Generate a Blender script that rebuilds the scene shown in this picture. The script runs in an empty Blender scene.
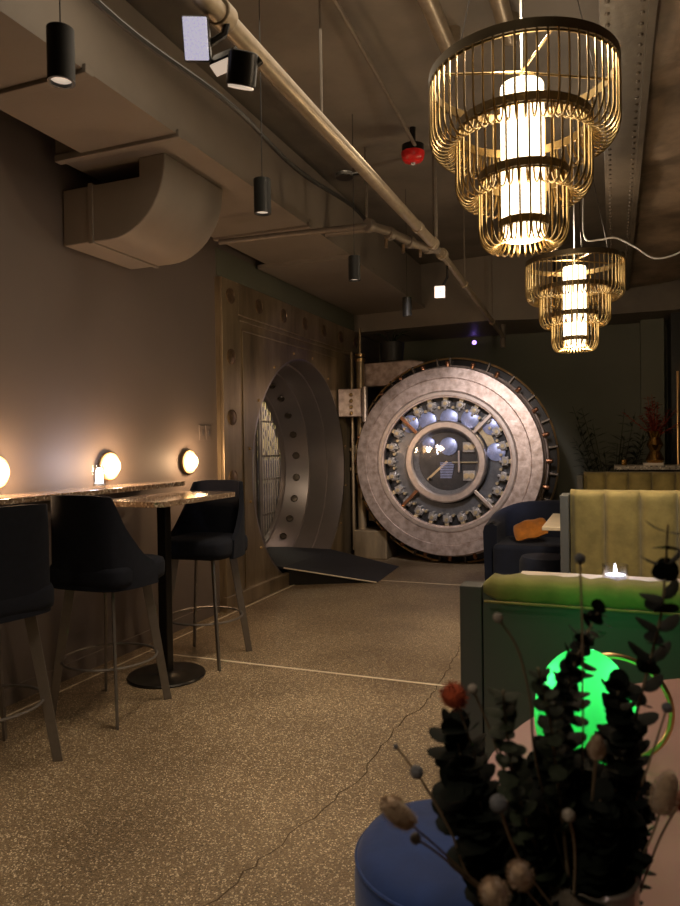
import bpy, math, random
from mathutils import Vector, Matrix
PI=math.pi
S=bpy.context.scene; COL=S.collection
S.view_settings.view_transform='Standard'; S.view_settings.look='None'
S.view_settings.gamma=1; S.view_settings.use_curve_mapping=False
S.view_settings.exposure=0.08
R_=random.Random(7)

# ---------------------------------------------------------------- camera
CX,CY,F=340.,453.,700.
Yd=Vector((614-CX,439-CY,F)).normalized()
Xm=Vector((-1787.,(439+.0143*(614+1485))-CY,F)); Xm=(Xm-Xm.dot(Yd)*Yd).normalized(); Xd=-Xm
Zd=Xd.cross(Yd)
if Zd.y>0: Zd=-Zd
CAM=Vector((0,0,1.36))
rx=Vector((Xd.x,Yd.x,Zd.x)); ry=Vector((Xd.y,Yd.y,Zd.y)); rz=Vector((Xd.z,Yd.z,Zd.z))
def at(px,py,d):
    "a point d metres in front of the camera"
    a,b=(px-CX)/F*d,(py-CY)/F*d
    return CAM+rx*a+ry*b+rz*d
cd=bpy.data.cameras.new('camera'); co=bpy.data.objects.new('camera',cd); COL.objects.link(co)
m=Matrix.Identity(4)
for i in range(3):
    m[i][0]=rx[i]; m[i][1]=-ry[i]; m[i][2]=-rz[i]; m[i][3]=CAM[i]
co.matrix_world=m
cd.sensor_fit='HORIZONTAL'; cd.sensor_width=36; cd.lens=36*F/680; cd.clip_start=.05
cd.dof.use_dof=True; cd.dof.focus_distance=6.0; cd.dof.aperture_fstop=10
S.camera=co

# ---------------------------------------------------------------- materials
def setin(b,n,v):
    if n in b.inputs: b.inputs[n].default_value=v
def mat(name,c,rough=.6,metal=0,var=.15,scale=8,bump=0,bscale=60,em=None,es=0,spec=.5,trans=0,ior=1.45,c2=None,sheen=0,coat=0,stretch=None,rvar=0):
    m=bpy.data.materials.new(name); m.use_nodes=True; nt=m.node_tree; N=nt.nodes; L=nt.links
    b=N['Principled BSDF']
    setin(b,'Roughness',rough); setin(b,'Metallic',metal); setin(b,'Transmission Weight',trans); setin(b,'IOR',ior)
    setin(b,'Specular IOR Level',spec); setin(b,'Sheen Weight',sheen); setin(b,'Coat Weight',coat)
    if c2 is None: c2=tuple(x*(1-var) for x in c)
    tc=N.new('ShaderNodeTexCoord'); mp=N.new('ShaderNodeMapping'); L.new(tc.outputs['Object'],mp.inputs[0])
    if stretch: mp.inputs['Scale'].default_value=stretch
    n=N.new('ShaderNodeTexNoise'); n.inputs['Scale'].default_value=scale; n.inputs['Detail'].default_value=5; n.inputs['Roughness'].default_value=.6
    L.new(mp.outputs[0],n.inputs['Vector'])
    r=N.new('ShaderNodeValToRGB'); r.color_ramp.elements[0].position=.35; r.color_ramp.elements[1].position=.65
    r.color_ramp.elements[0].color=(*c2,1); r.color_ramp.elements[1].color=(*c,1)
    L.new(n.outputs[0],r.inputs[0]); L.new(r.outputs[0],b.inputs['Base Color'])
    if rvar:
        mr=N.new('ShaderNodeMapRange'); mr.inputs['To Min'].default_value=rough-rvar; mr.inputs['To Max'].default_value=rough+rvar
        L.new(n.outputs[0],mr.inputs[0]); L.new(mr.outputs[0],b.inputs['Roughness'])
    if bump:
        n2=N.new('ShaderNodeTexNoise'); n2.inputs['Scale'].default_value=bscale; n2.inputs['Detail'].default_value=4
        L.new(mp.outputs[0],n2.inputs['Vector'])
        bp=N.new('ShaderNodeBump'); bp.inputs['Strength'].default_value=bump; bp.inputs['Distance'].default_value=.01
        L.new(n2.outputs[0],bp.inputs['Height']); L.new(bp.outputs[0],b.inputs['Normal'])
    if em: setin(b,'Emission Color',(*em,1)); setin(b,'Emission Strength',es)
    return m
def terrazzo(name,base,chips,scale,rough=.35,stain=None,coat=0,bump=0):
    m=bpy.data.materials.new(name); m.use_nodes=True; nt=m.node_tree; N=nt.nodes; L=nt.links; b=N['Principled BSDF']
    tc=N.new('ShaderNodeTexCoord')
    v=N.new('ShaderNodeTexVoronoi'); v.inputs['Scale'].default_value=scale; L.new(tc.outputs['Object'],v.inputs['Vector'])
    sp=N.new('ShaderNodeSeparateColor'); L.new(v.outputs['Color'],sp.inputs[0])
    r=N.new('ShaderNodeValToRGB'); r.color_ramp.interpolation='CONSTANT'
    els=r.color_ramp.elements
    els[0].position=0; els[0].color=(*base,1); els[1].position=.45; els[1].color=(*chips[0],1)
    for i,c in enumerate(chips[1:]):
        e=els.new(.45+.55*(i+1)/len(chips)); e.color=(*c,1)
    L.new(sp.outputs[0],r.inputs[0])
    v2=N.new('ShaderNodeTexVoronoi'); v2.inputs['Scale'].default_value=scale; v2.feature='DISTANCE_TO_EDGE'
    L.new(tc.outputs['Object'],v2.inputs['Vector'])
    gt=N.new('ShaderNodeMath'); gt.operation='LESS_THAN'; gt.inputs[1].default_value=.08; L.new(v2.outputs[0],gt.inputs[0])
    mx=N.new('ShaderNodeMix'); mx.data_type='RGBA'; L.new(gt.outputs[0],mx.inputs['Factor']); L.new(r.outputs[0],mx.inputs['A']); mx.inputs['B'].default_value=(*base,1)
    out=mx.outputs['Result']
    n=N.new('ShaderNodeTexNoise'); n.inputs['Scale'].default_value=1.1; n.inputs['Detail'].default_value=6; L.new(tc.outputs['Object'],n.inputs['Vector'])
    r2=N.new('ShaderNodeValToRGB'); r2.color_ramp.elements[0].position=.3; r2.color_ramp.elements[1].position=.7
    s0=stain or .8
    r2.color_ramp.elements[0].color=(s0,s0*.93,s0*.86,1); r2.color_ramp.elements[1].color=(1,1,1,1); L.new(n.outputs[0],r2.inputs[0])
    m2=N.new('ShaderNodeMix'); m2.data_type='RGBA'; m2.blend_type='MULTIPLY'; m2.inputs['Factor'].default_value=1
    L.new(out,m2.inputs['A']); L.new(r2.outputs[0],m2.inputs['B']); L.new(m2.outputs['Result'],b.inputs['Base Color'])
    setin(b,'Roughness',rough); setin(b,'Coat Weight',coat)
    if bump:
        n3=N.new('ShaderNodeTexNoise'); n3.inputs['Scale'].default_value=scale*.8; n3.inputs['Detail'].default_value=3; L.new(tc.outputs['Object'],n3.inputs['Vector'])
        bp=N.new('ShaderNodeBump'); bp.inputs['Strength'].default_value=bump; bp.inputs['Distance'].default_value=.006
        L.new(n3.outputs[0],bp.inputs['Height']); L.new(bp.outputs[0],b.inputs['Normal'])
    return m
M={}
M['floor']=terrazzo('floor terrazzo',(.235,.17,.10),[(.50,.38,.235),(.10,.07,.04),(.98,.83,.60),(.33,.24,.14)],195,.34,.42,bump=1.0)
M['strip']=mat('brass strip',(.80,.70,.55),.35,.0)
M['crack']=mat('crack',(.10,.07,.045),.9)
M['bar']=terrazzo('bar terrazzo',(.30,.22,.16),[(.55,.45,.35),(.14,.09,.06),(.8,.72,.6),(.42,.30,.2)],85,.13,.9,coat=.5)
M['console']=terrazzo('console terrazzo',(.35,.33,.30),[(.7,.68,.62),(.12,.12,.12),(.5,.48,.44)],60,.3,.9)
M['wall']=mat('warm grey plaster',(.175,.142,.124),.6,0,.08,1.5,.08,9,rvar=.05)
M['wallg']=mat('dark green paint',(.15,.155,.115),.6,0,.08,2,.08,30)
M['duct']=mat('painted duct',(.235,.20,.165),.5,0,.1,3,.05,12)
M['ceil']=mat('painted dark ceiling',(.19,.165,.135),.6,0,.3,2.2,.25,7)
M['conc']=mat('rough concrete',(.30,.22,.155),.55,0,.6,3,.8,9)
M['beam']=mat('painted steel beam',(.10,.08,.06),.42,0,.35,5,.2,30)
M['black']=mat('black paint',(.012,.011,.010),.4)
M['blackm']=mat('black metal',(.02,.018,.016),.32,.6)
M['pendant']=mat('black pendant',(.013,.013,.012),.5)
M['pipe']=mat('painted pipe',(.42,.34,.24),.38,.5,.2,20)
M['pipe2']=mat('dark painted pipe',(.20,.165,.13),.5,.2,.2,20)
M['red']=mat('red plastic',(.75,.02,.02),.3,coat=.3)
M['white']=mat('white plastic',(.8,.8,.8),.4)
M['led']=mat('led face',(.75,.75,.8),.3,em=(.85,.80,1.0),es=.5,var=.5,scale=130)
M['ledw']=mat('warm led face',(.8,.7,.6),.3,em=(1,.80,.62),es=.45)
M['chair']=mat('black blue fabric',(.010,.012,.020),.9,0,.2,40,.15,400,sheen=.02,spec=.2)
M['leg']=mat('grey bronze metal',(.22,.20,.185),.4,.75,.1,30)
M['steel']=mat('vault steel',(.46,.36,.23),.34,.65,.5,5,.04,40,stretch=(1,1,.2),rvar=.06)
M['steelb']=mat('vault tunnel steel',(.42,.375,.36),.30,.82,.12,2)
M['steeld']=mat('dark vault steel',(.14,.115,.09),.4,.75,.3,8,.1,40)
M['boltb']=mat('bronze bolt',(.30,.21,.13),.38,.85,.3,30)
M['brass']=mat('brass',(.78,.55,.27),.28,1,.1,20)
M['brown']=mat('copper brown',(.36,.17,.09),.35,.8,.3,30)
M['gold']=mat('gold rod',(.52,.375,.17),.28,1,.08,20)
M['bronze']=mat('dark bronze band',(.12,.09,.05),.42,.7,.1,20)
M['doorm']=mat('aged door steel',(.60,.50,.46),.45,.62,.1,13,.2,50,c2=(.33,.255,.215))
M['doorr']=mat('polished door ring',(.66,.58,.54),.34,.8,.2,20)
M['mech']=mat('mechanism plate',(.10,.10,.10),.3,.7,.35,9)
M['mechr']=mat('mechanism gear ring',(.27,.28,.29),.3,.7,.35,9)
M['mechb']=mat('mechanism block',(.62,.58,.52),.35,.55,.35,25)
M['mechg']=mat('mechanism gold',(.85,.70,.42),.3,.7,.2,25)
M['disc']=mat('blue reflection disc',(.55,.62,.92),.36,.45,.5,24,c2=(.36,.42,.66))  # blue tint stands in for daylight reflected in polished steel
M['green']=mat('green panel paint',(.125,.135,.122),.5,0,.08,3)
M['greyp']=mat('grey panel paint',(.12,.125,.125),.5,0,.08,3)
M['velvet']=mat('mustard green velvet',(.34,.27,.09),.75,0,.42,6,.3,12,sheen=.25)
M['velvet_greenlit']=mat('green lit velvet',(.30,.30,.075),.75,0,.42,6,.3,12,sheen=.25)  # copy of the mustard velvet, green lamp light tinted into its colour
M['navy']=mat('navy velvet',(.007,.012,.034),.85,0,.3,6,.1,40,sheen=.06)
M['blue']=mat('blue velvet',(.008,.032,.13),.8,0,.45,5,.15,18,sheen=.15)
M['orange']=mat('ochre cushion',(.62,.22,.025),.75,0,.3,14,.3,30,sheen=.3)
M['cream']=mat('cream laminate',(.72,.62,.48),.35)
M['pink']=mat('pink lacquer',(.36,.20,.18),.6,0,.08,3)
M['old']=mat('glowing green glass',(.05,.8,.2),.15,em=(.01,.9,.10),es=1.0,coat=.5,var=.5,scale=5)
M['leafd']=mat('dark eucalyptus',(.007,.010,.008),.7,0,.4,60,spec=.12)
M['leafm']=mat('green eucalyptus',(.030,.040,.025),.7,0,.4,60,spec=.15)
M['leafp']=mat('palm leaf',(.02,.033,.012),.6,0,.4,60)
M['stem']=mat('dry stem',(.28,.22,.15),.8)
M['bunny']=mat('bunny tail fluff',(.52,.38,.27),1,0,.25,160,.3,500,sheen=.3)
M['globe']=mat('grey seed globe',(.16,.17,.20),.9,0,.4,200,.5,500)
M['globew']=mat('pale seed globe',(.42,.38,.34),.9,0,.4,200,.5,500)
M['rust']=mat('rust red bloom',(.45,.08,.03),.9,0,.4,100,.6,300)
M['redleaf']=mat('red foliage',(.30,.035,.015),.7,0,.5,50)
M['mat']=mat('navy rubber mat',(.018,.020,.030),.7,0,.2,30)
M['opal']=mat('sconce glass',(1,.9,.7),.3,em=(1.0,.66,.30),es=7)
M['opalrim']=mat('sconce amber rim',(1,.7,.3),.3,em=(1,.50,.16),es=2.0)
M['lampw']=mat('lamp shade linen',(1,.9,.75),.5,em=(1,.80,.52),es=5.2)
M['tea']=mat('led flame',(1,1,1),.3,em=(.75,.80,1.0),es=26)
M['pot']=mat('black pot',(.02,.02,.02),.5)
M['vase']=mat('smoked glass vase',(.55,.5,.45),.08,trans=.75,ior=1.4)
M['goldv']=mat('gold vase glass',(.75,.45,.15),.12,1,.3,12)
M['paper']=mat('card paper',(.75,.70,.62),.7)
def pane(name,tint,ior=1.45):
    m=bpy.data.materials.new(name); m.use_nodes=True; nt=m.node_tree; N=nt.nodes; L=nt.links; N.clear()
    o=N.new('ShaderNodeOutputMaterial'); mx=N.new('ShaderNodeMixShader'); t=N.new('ShaderNodeBsdfTransparent'); g=N.new('ShaderNodeBsdfGlossy'); f=N.new('ShaderNodeLayerWeight')
    t.inputs[0].default_value=(*tint,1); g.inputs['Roughness'].default_value=.03
    f.inputs[0].default_value=.25; mm=N.new('ShaderNodeMath'); mm.operation='MULTIPLY_ADD'; mm.inputs[1].default_value=.75; mm.inputs[2].default_value=.03; L.new(f.outputs[1],mm.inputs[0]); L.new(mm.outputs[0],mx.inputs[0]); L.new(t.outputs[0],mx.inputs[1]); L.new(g.outputs[0],mx.inputs[2]); L.new(mx.outputs[0],o.inputs[0]); return m
M['glass']=pane('clear glass',(.97,.97,.97)); M['glassd']=pane('door glass',(.96,.97,1.0),1.5)
def glow(name,c):
    m=bpy.data.materials.new(name); m.use_nodes=True; nt=m.node_tree; N=nt.nodes; L=nt.links; b=N['Principled BSDF']; o=N['Material Output']
    setin(b,'Base Color',(*c,1)); setin(b,'Roughness',.15); setin(b,'Coat Weight',.5)
    t=N.new('ShaderNodeBsdfTranslucent'); t.inputs[0].default_value=(*c,1); mx=N.new('ShaderNodeMixShader'); mx.inputs[0].default_value=.72
    L.new(b.outputs[0],mx.inputs[1]); L.new(t.outputs[0],mx.inputs[2]); L.new(mx.outputs[0],o.inputs[0]); return m
M['greeng']=glow('green lamp glass',(.05,.80,.17)); M['bulb']=mat('lamp bulb',(1,1,1),.4,em=(.9,1,.85),es=14)
def lattice(name):
    m=bpy.data.materials.new(name); m.use_nodes=True; nt=m.node_tree; N=nt.nodes; L=nt.links; b=N['Principled BSDF']
    tc=N.new('ShaderNodeTexCoord'); sp=N.new('ShaderNodeSeparateXYZ'); L.new(tc.outputs['Object'],sp.inputs[0])
    outs=[]
    for sgn in (1,-1):
        a=N.new('ShaderNodeMath'); a.operation='MULTIPLY_ADD'; L.new(sp.outputs[0],a.inputs[0]); a.inputs[1].default_value=sgn*5.0; 
        k=N.new('ShaderNodeMath'); k.operation='MULTIPLY'; L.new(sp.outputs[2],k.inputs[0]); k.inputs[1].default_value=3.0; L.new(k.outputs[0],a.inputs[2])
        f=N.new('ShaderNodeMath'); f.operation='FRACT'; L.new(a.outputs[0],f.inputs[0])
        g=N.new('ShaderNodeMath'); g.operation='LESS_THAN'; g.inputs[1].default_value=.2; L.new(f.outputs[0],g.inputs[0]); outs.append(g)
    mxm=N.new('ShaderNodeMath'); mxm.operation='MAXIMUM'; L.new(outs[0].outputs[0],mxm.inputs[0]); L.new(outs[1].outputs[0],mxm.inputs[1])
    mx=N.new('ShaderNodeMix'); mx.data_type='RGBA'; L.new(mxm.outputs[0],mx.inputs['Factor']); mx.inputs['A'].default_value=(.85,.70,.38,1); mx.inputs['B'].default_value=(.03,.04,.08,1)
    L.new(mx.outputs['Result'],b.inputs['Base Color']); return m
M['lattice']=lattice('diamond wallpaper')

# ---------------------------------------------------------------- mesh builder
class MB:
    def __init__(s): s.v=[]; s.f=[]
    def add(s,vs,fs,T=None):
        o=len(s.v)
        for p in vs:
            p=Vector(p); s.v.append(tuple(T@p) if T else tuple(p))
        for f in fs: s.f.append(tuple(i+o for i in f))
        return s
    def box(s,a,b,T=None):
        x0,y0,z0=a; x1,y1,z1=b
        v=[(x0,y0,z0),(x1,y0,z0),(x1,y1,z0),(x0,y1,z0),(x0,y0,z1),(x1,y0,z1),(x1,y1,z1),(x0,y1,z1)]
        return s.add(v,[(0,3,2,1),(4,5,6,7),(0,1,5,4),(1,2,6,5),(2,3,7,6),(3,0,4,7)],T)
    def prism(s,pts,h,T=None):
        "polygon in XY extruded along z from h[0] to h[1]"
        n=len(pts)
        v=[(x,y,h[0]) for x,y in pts]+[(x,y,h[1]) for x,y in pts]
        f=[tuple(range(n-1,-1,-1)),tuple(range(n,2*n))]+[(i,(i+1)%n,n+(i+1)%n,n+i) for i in range(n)]
        return s.add(v,f,T)
    def lathe(s,prof,n=32,T=None,closed=False):
        "profile of (r,z) turned about z"
        v=[];f=[];m=len(prof)
        for i in range(n):
            a=2*PI*i/n
            for r,z in prof: v.append((r*math.cos(a),r*math.sin(a),z))
        for i in range(n):
            j=(i+1)%n
            for k in range(m if closed else m-1):
                l=(k+1)%m
                f.append((i*m+k,j*m+k,j*m+l,i*m+l))
        return s.add(v,f,T)
    def cyl(s,r,z0,z1,n=24,T=None,r2=None):
        r2=r if r2 is None else r2
        v=[(r*math.cos(2*PI*i/n),r*math.sin(2*PI*i/n),z0) for i in range(n)]+[(r2*math.cos(2*PI*i/n),r2*math.sin(2*PI*i/n),z1) for i in range(n)]
        return s.add(v,[tuple(range(n-1,-1,-1)),tuple(range(n,2*n))]+[(i,(i+1)%n,n+(i+1)%n,n+i) for i in range(n)],T)
    def tube(s,pts,rad,n=8,cap=True):
        pts=[Vector(p) for p in pts]; m=len(pts)
        rs=rad if isinstance(rad,(list,tuple)) else [rad]*m
        v=[];f=[]; up=None
        for i,p in enumerate(pts):
            t=(pts[min(i+1,m-1)]-pts[max(i-1,0)]).normalized()
            if up is None:
                up=t.cross(Vector((0,0,1)))
                if up.length<1e-3: up=t.cross(Vector((1,0,0)))
                up.normalize()
            up=(up-up.dot(t)*t).normalized(); w=t.cross(up)
            for k in range(n):
                a=2*PI*k/n; q=p+(up*math.cos(a)+w*math.sin(a))*rs[i]; v.append(tuple(q))
        for i in range(m-1):
            for k in range(n): f.append((i*n+k,i*n+(k+1)%n,(i+1)*n+(k+1)%n,(i+1)*n+k))
        if cap: f.append(tuple(range(n-1,-1,-1))); f.append(tuple((m-1)*n+k for k in range(n)))
        return s.add(v,f)
    def ball(s,c,r,n=12,sc=(1,1,1),T=None):
        v=[];f=[];h=max(4,n//2)
        prof=[(math.sin(PI*k/h),-math.cos(PI*k/h)) for k in range(1,h)]
        c=Vector(c)
        def P(p): return tuple(Vector((p[0]*r*sc[0],p[1]*r*sc[1],p[2]*r*sc[2]))+c)
        for i in range(n):
            a=2*PI*i/n
            for q,z in prof: v.append(P((q*math.cos(a),q*math.sin(a),z)))
        m=len(prof); bo=len(v); v.append(P((0,0,-1))); v.append(P((0,0,1)))
        for i in range(n):
            j=(i+1)%n
            for k in range(m-1): f.append((i*m+k,j*m+k,j*m+k+1,i*m+k+1))
            f.append((bo,j*m,i*m)); f.append((bo+1,i*m+m-1,j*m+m-1))
        return s.add(v,f,T)
    def grid(s,fn,nu,nv,close=False):
        v=[tuple(fn(i/nu,j/nv)) for i in range(nu+1) for j in range(nv+1)]
        f=[(i*(nv+1)+j,(i+1)*(nv+1)+j,(i+1)*(nv+1)+j+1,i*(nv+1)+j+1) for i in range(nu) for j in range(nv)]
        return s.add(v,f)
    def build(s,name,mt,parent=None,smooth=True,bevel=0,ang=35,seg=2,origin=None):
        me=bpy.data.meshes.new(name)
        vs=s.v
        o=bpy.data.objects.new(name,me)
        if origin is not None:
            ox=Vector(origin); vs=[tuple(Vector(p)-ox) for p in vs]; o.location=ox
        me.from_pydata(vs,[],s.f); me.materials.append(M[mt] if isinstance(mt,str) else mt)
        if smooth:
            for p in me.polygons: p.use_smooth=True
            me.set_sharp_from_angle(angle=math.radians(ang))
        me.update(); COL.objects.link(o)
        if parent: o.parent=parent
        if bevel:
            b=o.modifiers.new('b','BEVEL'); b.width=bevel; b.segments=seg; b.limit_method='ANGLE'; b.angle_limit=math.radians(40)
        return o
def tag(o,label=None,cat=None,group=None,kind=None):
    for k,v in (('label',label),('category',cat),('group',group),('kind',kind)):
        if v: o[k]=v
    return o
def thing(name,label,cat,loc=(0,0,0),rot=0,group=None):
    o=bpy.data.objects.new(name,None); COL.objects.link(o); o.location=loc; o.rotation_euler=(0,0,rot); o.empty_display_size=.1
    return tag(o,label,cat,group)
def struct(o): o['kind']='structure'; return o
def copy_tree(o,loc=None,rot=None,label=None,parent=None):
    c=o.copy(); COL.objects.link(c); c.parent=parent
    if loc is not None: c.location=loc
    if rot is not None: c.rotation_euler=(0,0,rot)
    if label: c['label']=label
    for ch in list(o.children): copy_tree(ch,parent=c)
    return c
def TR(loc,rot=(0,0,0)):
    from mathutils import Euler
    return Matrix.Translation(Vector(loc))@Euler(rot).to_matrix().to_4x4()
def frame(p,d):
    "matrix whose z axis looks along d"
    return Matrix.Translation(Vector(p))@Vector(d).to_track_quat('Z','Y').to_matrix().to_4x4()
def light(name,kind,loc,power,color,size=.1,target=None,spot=60,blend=.5):
    l=bpy.data.lights.new(name,kind); l.energy=power; l.color=color
    if kind=='AREA': l.size=size
    else: l.shadow_soft_size=size
    if kind=='SPOT': l.spot_size=math.radians(spot); l.spot_blend=blend
    o=bpy.data.objects.new(name,l); COL.objects.link(o); o.location=loc
    if target is not None: o.rotation_euler=(Vector(target)-Vector(loc)).to_track_quat('-Z','Y').to_euler()
    return o

# ================================================================ setting
WX=-3.0; CZ=3.45; BY=9.2
struct(MB().box((-3.0,-3,-.1),(5,BY,0)).build('floor','floor',smooth=False))
b=MB()
b.box((WX-.15,-3,0),(WX,5.02,CZ)); b.box((WX-.15,5.02,2.62),(WX,8.13,CZ)); b.box((WX-.15,8.13,0),(WX,BY,CZ))
struct(b.build('wall_left','wall',smooth=False))
struct(MB().box((WX-.15,BY,0),(5,BY+.15,CZ)).build('wall_back','wallg',smooth=False))
struct(MB().box((5,-3,0),(5.15,BY,CZ)).build('wall_right','wallg',smooth=False))
struct(MB().box((WX-.15,-3.15,0),(5,-3,CZ)).build('wall_front','wallg',smooth=False))
struct(MB().box((WX-.15,-3,CZ),(5,BY,CZ+.12)).build('ceiling','ceil',smooth=False))
# dark green upper strip of the left wall beyond the bar
struct(MB().box((WX,4.95,2.74),(WX+.012,BY,2.96)).build('trim_1','wallg',smooth=False))
struct(MB().box((WX,-3,0),(WX+.015,4.9,.09)).build('baseboard_left','wall',smooth=False))
# brass divider strips set in the terrazzo
for i,(a,c) in enumerate((((-2.885,-1,0),(-2.872,6.3,.003)),((-2.87,3.805,0),(5,3.82,.003)),((-2.15,6.54,0),(5,6.555,.003)))):
    struct(MB().box(a,c).build('trim_%d'%(i+2),'strip',smooth=False))
def crack(pts,w,i):
    b=MB(); v=[];f=[]
    r=random.Random(i)
    P=[]
    for k in range(len(pts)-1):
        for t in range(8):
            q=Vector((*pts[k],0)).lerp(Vector((*pts[k+1],0)),t/8); P.append(q+Vector((r.uniform(-1,1)*.014,r.uniform(-1,1)*.014,0)))
    P.append(Vector((*pts[-1],0)))
    for k,q in enumerate(P):
        ww=w*r.uniform(.5,1.3); v+=[(q.x-ww/2,q.y,.0012),(q.x+ww/2,q.y,.0012)]
        if k: f.append((2*k-2,2*k-1,2*k+1,2*k))
    b.add(v,f); o=b.build('trim_%d'%i,'crack'); struct(o)
crack([(-1.16,1.4),(-1.13,1.75),(-1.07,2.11),(-.97,2.64),(-.98,3.15),(-.93,3.54),(-.92,3.84),(-.95,4.39),(-.98,4.74)],.006,6)

# ---------------------------------------------------------------- ceiling ducts, bulkhead, beam
d=thing('air_duct','wide brown painted air duct running along the left wall under the ceiling','duct',(-2.52,3,2.96))
b=MB(); b.box((-2.70,-2.0,2.965),(-2.085,3.08,3.42)); b.box((-2.88,3.08,2.965),(-2.085,8.0,3.42))
o=b.build('duct_body','duct',smooth=False); o.parent=d; o.matrix_parent_inverse=d.matrix_world.inverted(); o.location=-Vector(d.location)
for y in (.9,2.42,3.1,4.75,6.25,7.2):
    b=MB(); b.box((-2.71 if y<3 else -2.885,y-.025,2.945),(-2.068,y+.025,2.985)); o=b.build('flange','duct',d,smooth=False,bevel=.004); o.location=-Vector(d.location)
b=MB(); b.box((-2.96,5.6,2.93),(-2.06,8.3,2.965)); o=b.build('lower_panel','duct',d,smooth=False); o.location=-Vector(d.location)
# branch duct with a round elbow
e=thing('elbow_duct','rounded elbow duct branching from the wide duct into the left wall','duct',(-2.7,3.6,2.6))
b=MB(); y0,y1=3.25,3.86; zt,zb=2.86,2.535
pts=[(-2.99,zb),(-2.66,zb)]
pts+=[( -2.66+.38*math.sin(a),zb+.40-.40*math.cos(a)) for a in [PI/2*k/12 for k in range(1,13)]]
pts+=[(-2.28,2.965),(-2.45,2.965),(-2.45,zt),(-2.99,zt)]
T=Matrix(((1,0,0,0),(0,0,1,0),(0,1,0,0),(0,0,0,1)))
n=len(pts); v=[(x,y0,z) for x,z in pts]+[(x,y1,z) for x,z in pts]
b.add(v,[tuple(range(n)),tuple(range(2*n-1,n-1,-1))]+[(i,n+i,n+(i+1)%n,(i+1)%n) for i in range(n)])
o=b.build('elbow_body','duct',e,bevel=.006); o.location=-Vector(e.location)
b=MB(); b.box((-2.80,y0-.010,zb-.010),(-2.77,y1+.010,zt+.010)); o=b.build('seam_band','duct',e,smooth=False,bevel=.003); o.location=-Vector(e.location)
# bulkhead in front of the back wall
b=MB(); b.prism([(-2.98,8.15),(-1.30,8.0),(-.62,8.2),(-.62,9.19),(-2.98,9.19)],(2.72,CZ)); struct(b.build('trim_8','duct',smooth=False))
b=MB(); b.box((-.6,8.4,2.75),(5,9.18,CZ)); struct(b.build('trim_9','ceil',smooth=False))
# steel beam
d=thing('steel_beam','dark riveted steel ceiling beam right of the chandeliers','beam',(.1,3,3.0))
def off(o,d): o.location=-Vector(d.location); return o
off(MB().box((-.04,-2,3.0),(.16,8.3,3.02)).build('lower_flange','beam',d,smooth=False,bevel=.003),d)
off(MB().box((.05,-2,3.02),(.07,8.3,3.42)).build('web','beam',d,smooth=False),d)
off(MB().box((-.04,-2,3.42),(.16,8.3,3.44)).build('upper_flange','beam',d,smooth=False),d)
off(MB().box((.135,-2,2.98),(.165,8.3,3.0)).build('edge_strip','beam',d,smooth=False),d)
b=MB()
for i in range(90):
    y=1+.08*i
    b.ball((-.01,y,3.0),.010,8); b.ball((.115,y+.04,3.0),.010,8)
o=off(b.build('rivets','beam',d),d)
b=MB()
nx,ny=26,120
rr=random.Random(3)
hs={}
def cz(u,v):
    x=.17+u*4.7; y=-2+v*10.3
    return (x,y,3.06+.03*math.sin(x*3+y*1.3)+.025*math.sin(y*5.1+x*2)+rr.uniform(-.008,.008))
b.grid(cz,40,120); 
struct(b.build('trim_10','conc'))

# ---------------------------------------------------------------- pipes
p=thing('sprinkler_pipe','long tan sprinkler main pipe crossing below the dark ceiling','pipe',(-1.2,3,2.78))
off(MB().tube([(-1.2,-1,2.78),(-1.2,2.0,2.78),(-1.2,4.95,2.785)],.034,16).build('main_run','pipe',p),p)
off(MB().tube([(-1.2,5.2,2.78),(-1.2,8.35,2.585)],.026,14).build('far_run','pipe',p),p)
for y,r in ((2.05,.045),(4.55,.040),(4.95,.044),(5.25,.044),(6.1,.034),(7.6,.032)):
    z=2.785 if y<5.2 else 2.78-(y-5.2)*.062
    off(MB().cyl(r,-.03,.03,20,frame((-1.2,y,z),(0,1,0))).build('coupling','pipe',p,bevel=.004),p)
off(MB().tube([(-1.2,8.35,2.72),(-1.2,8.35,2.45)],.03,12).build('end_cap','pipe2',p),p)
for y,z in ((2.9,2.8),(6.1,2.74),(7.6,2.64)):
    off(MB().tube([(-1.2,y,z),(-1.2,y,CZ)],.006,6).build('hanger_rod','pipe2',p),p)
p=thing('branch_pipe','dark cross pipe with a cluster of fittings joining the main pipe','pipe',(-1.6,5.05,2.9))
off(MB().tube([(-2.07,5.05,2.985),(-1.62,5.05,2.975)],.024,12).build('cross_run','pipe2',p),p)
off(MB().tube([(-2.6,4.35,2.80),(-1.5,4.42,2.80)],.02,12).build('lower_run','pipe2',p),p)
off(MB().tube([(-1.5,4.42,2.80),(-1.42,4.6,2.80),(-1.3,4.85,2.76),(-1.2,5.1,2.77)],.03,12).build('elbow_run','pipe2',p),p)
for q in ((-1.5,4.42,2.80),(-1.42,4.62,2.79),(-1.33,4.80,2.77),(-1.25,5.0,2.77)):
    off(MB().cyl(.045,-.022,.022,16,frame(q,(.5,1,0))).build('fitting','pipe2',p,bevel=.006),p)
for q in ((-1.36,4.74,2.71),(-1.28,4.9,2.71),(-1.44,4.6,2.72)):
    off(MB().cyl(.012,-.03,.03,10,TR(q)).build('bolt','boltb',p),p)
tag(MB().tube([(-1.08,1.2,3.40),(-1.16,2.8,3.38),(-1.19,3.8,3.36),(-1.20,4.55,3.30)],.012,8).build('conduit','pipe2'),'thin conduit running along the ceiling to the red alarm','conduit')
for nm,x,lb in (('a',-.745,'tan ceiling pipe left of the one above the big chandelier'),('b',-.455,'tan ceiling pipe directly above the big chandelier')):
    tag(MB().tube([(x,-1,3.3),(x,3.45,3.3),(x,3.53,3.33),(x,3.56,CZ)],.04,14).build('ceiling_pipe','pipe'),lb,'pipe')
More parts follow.
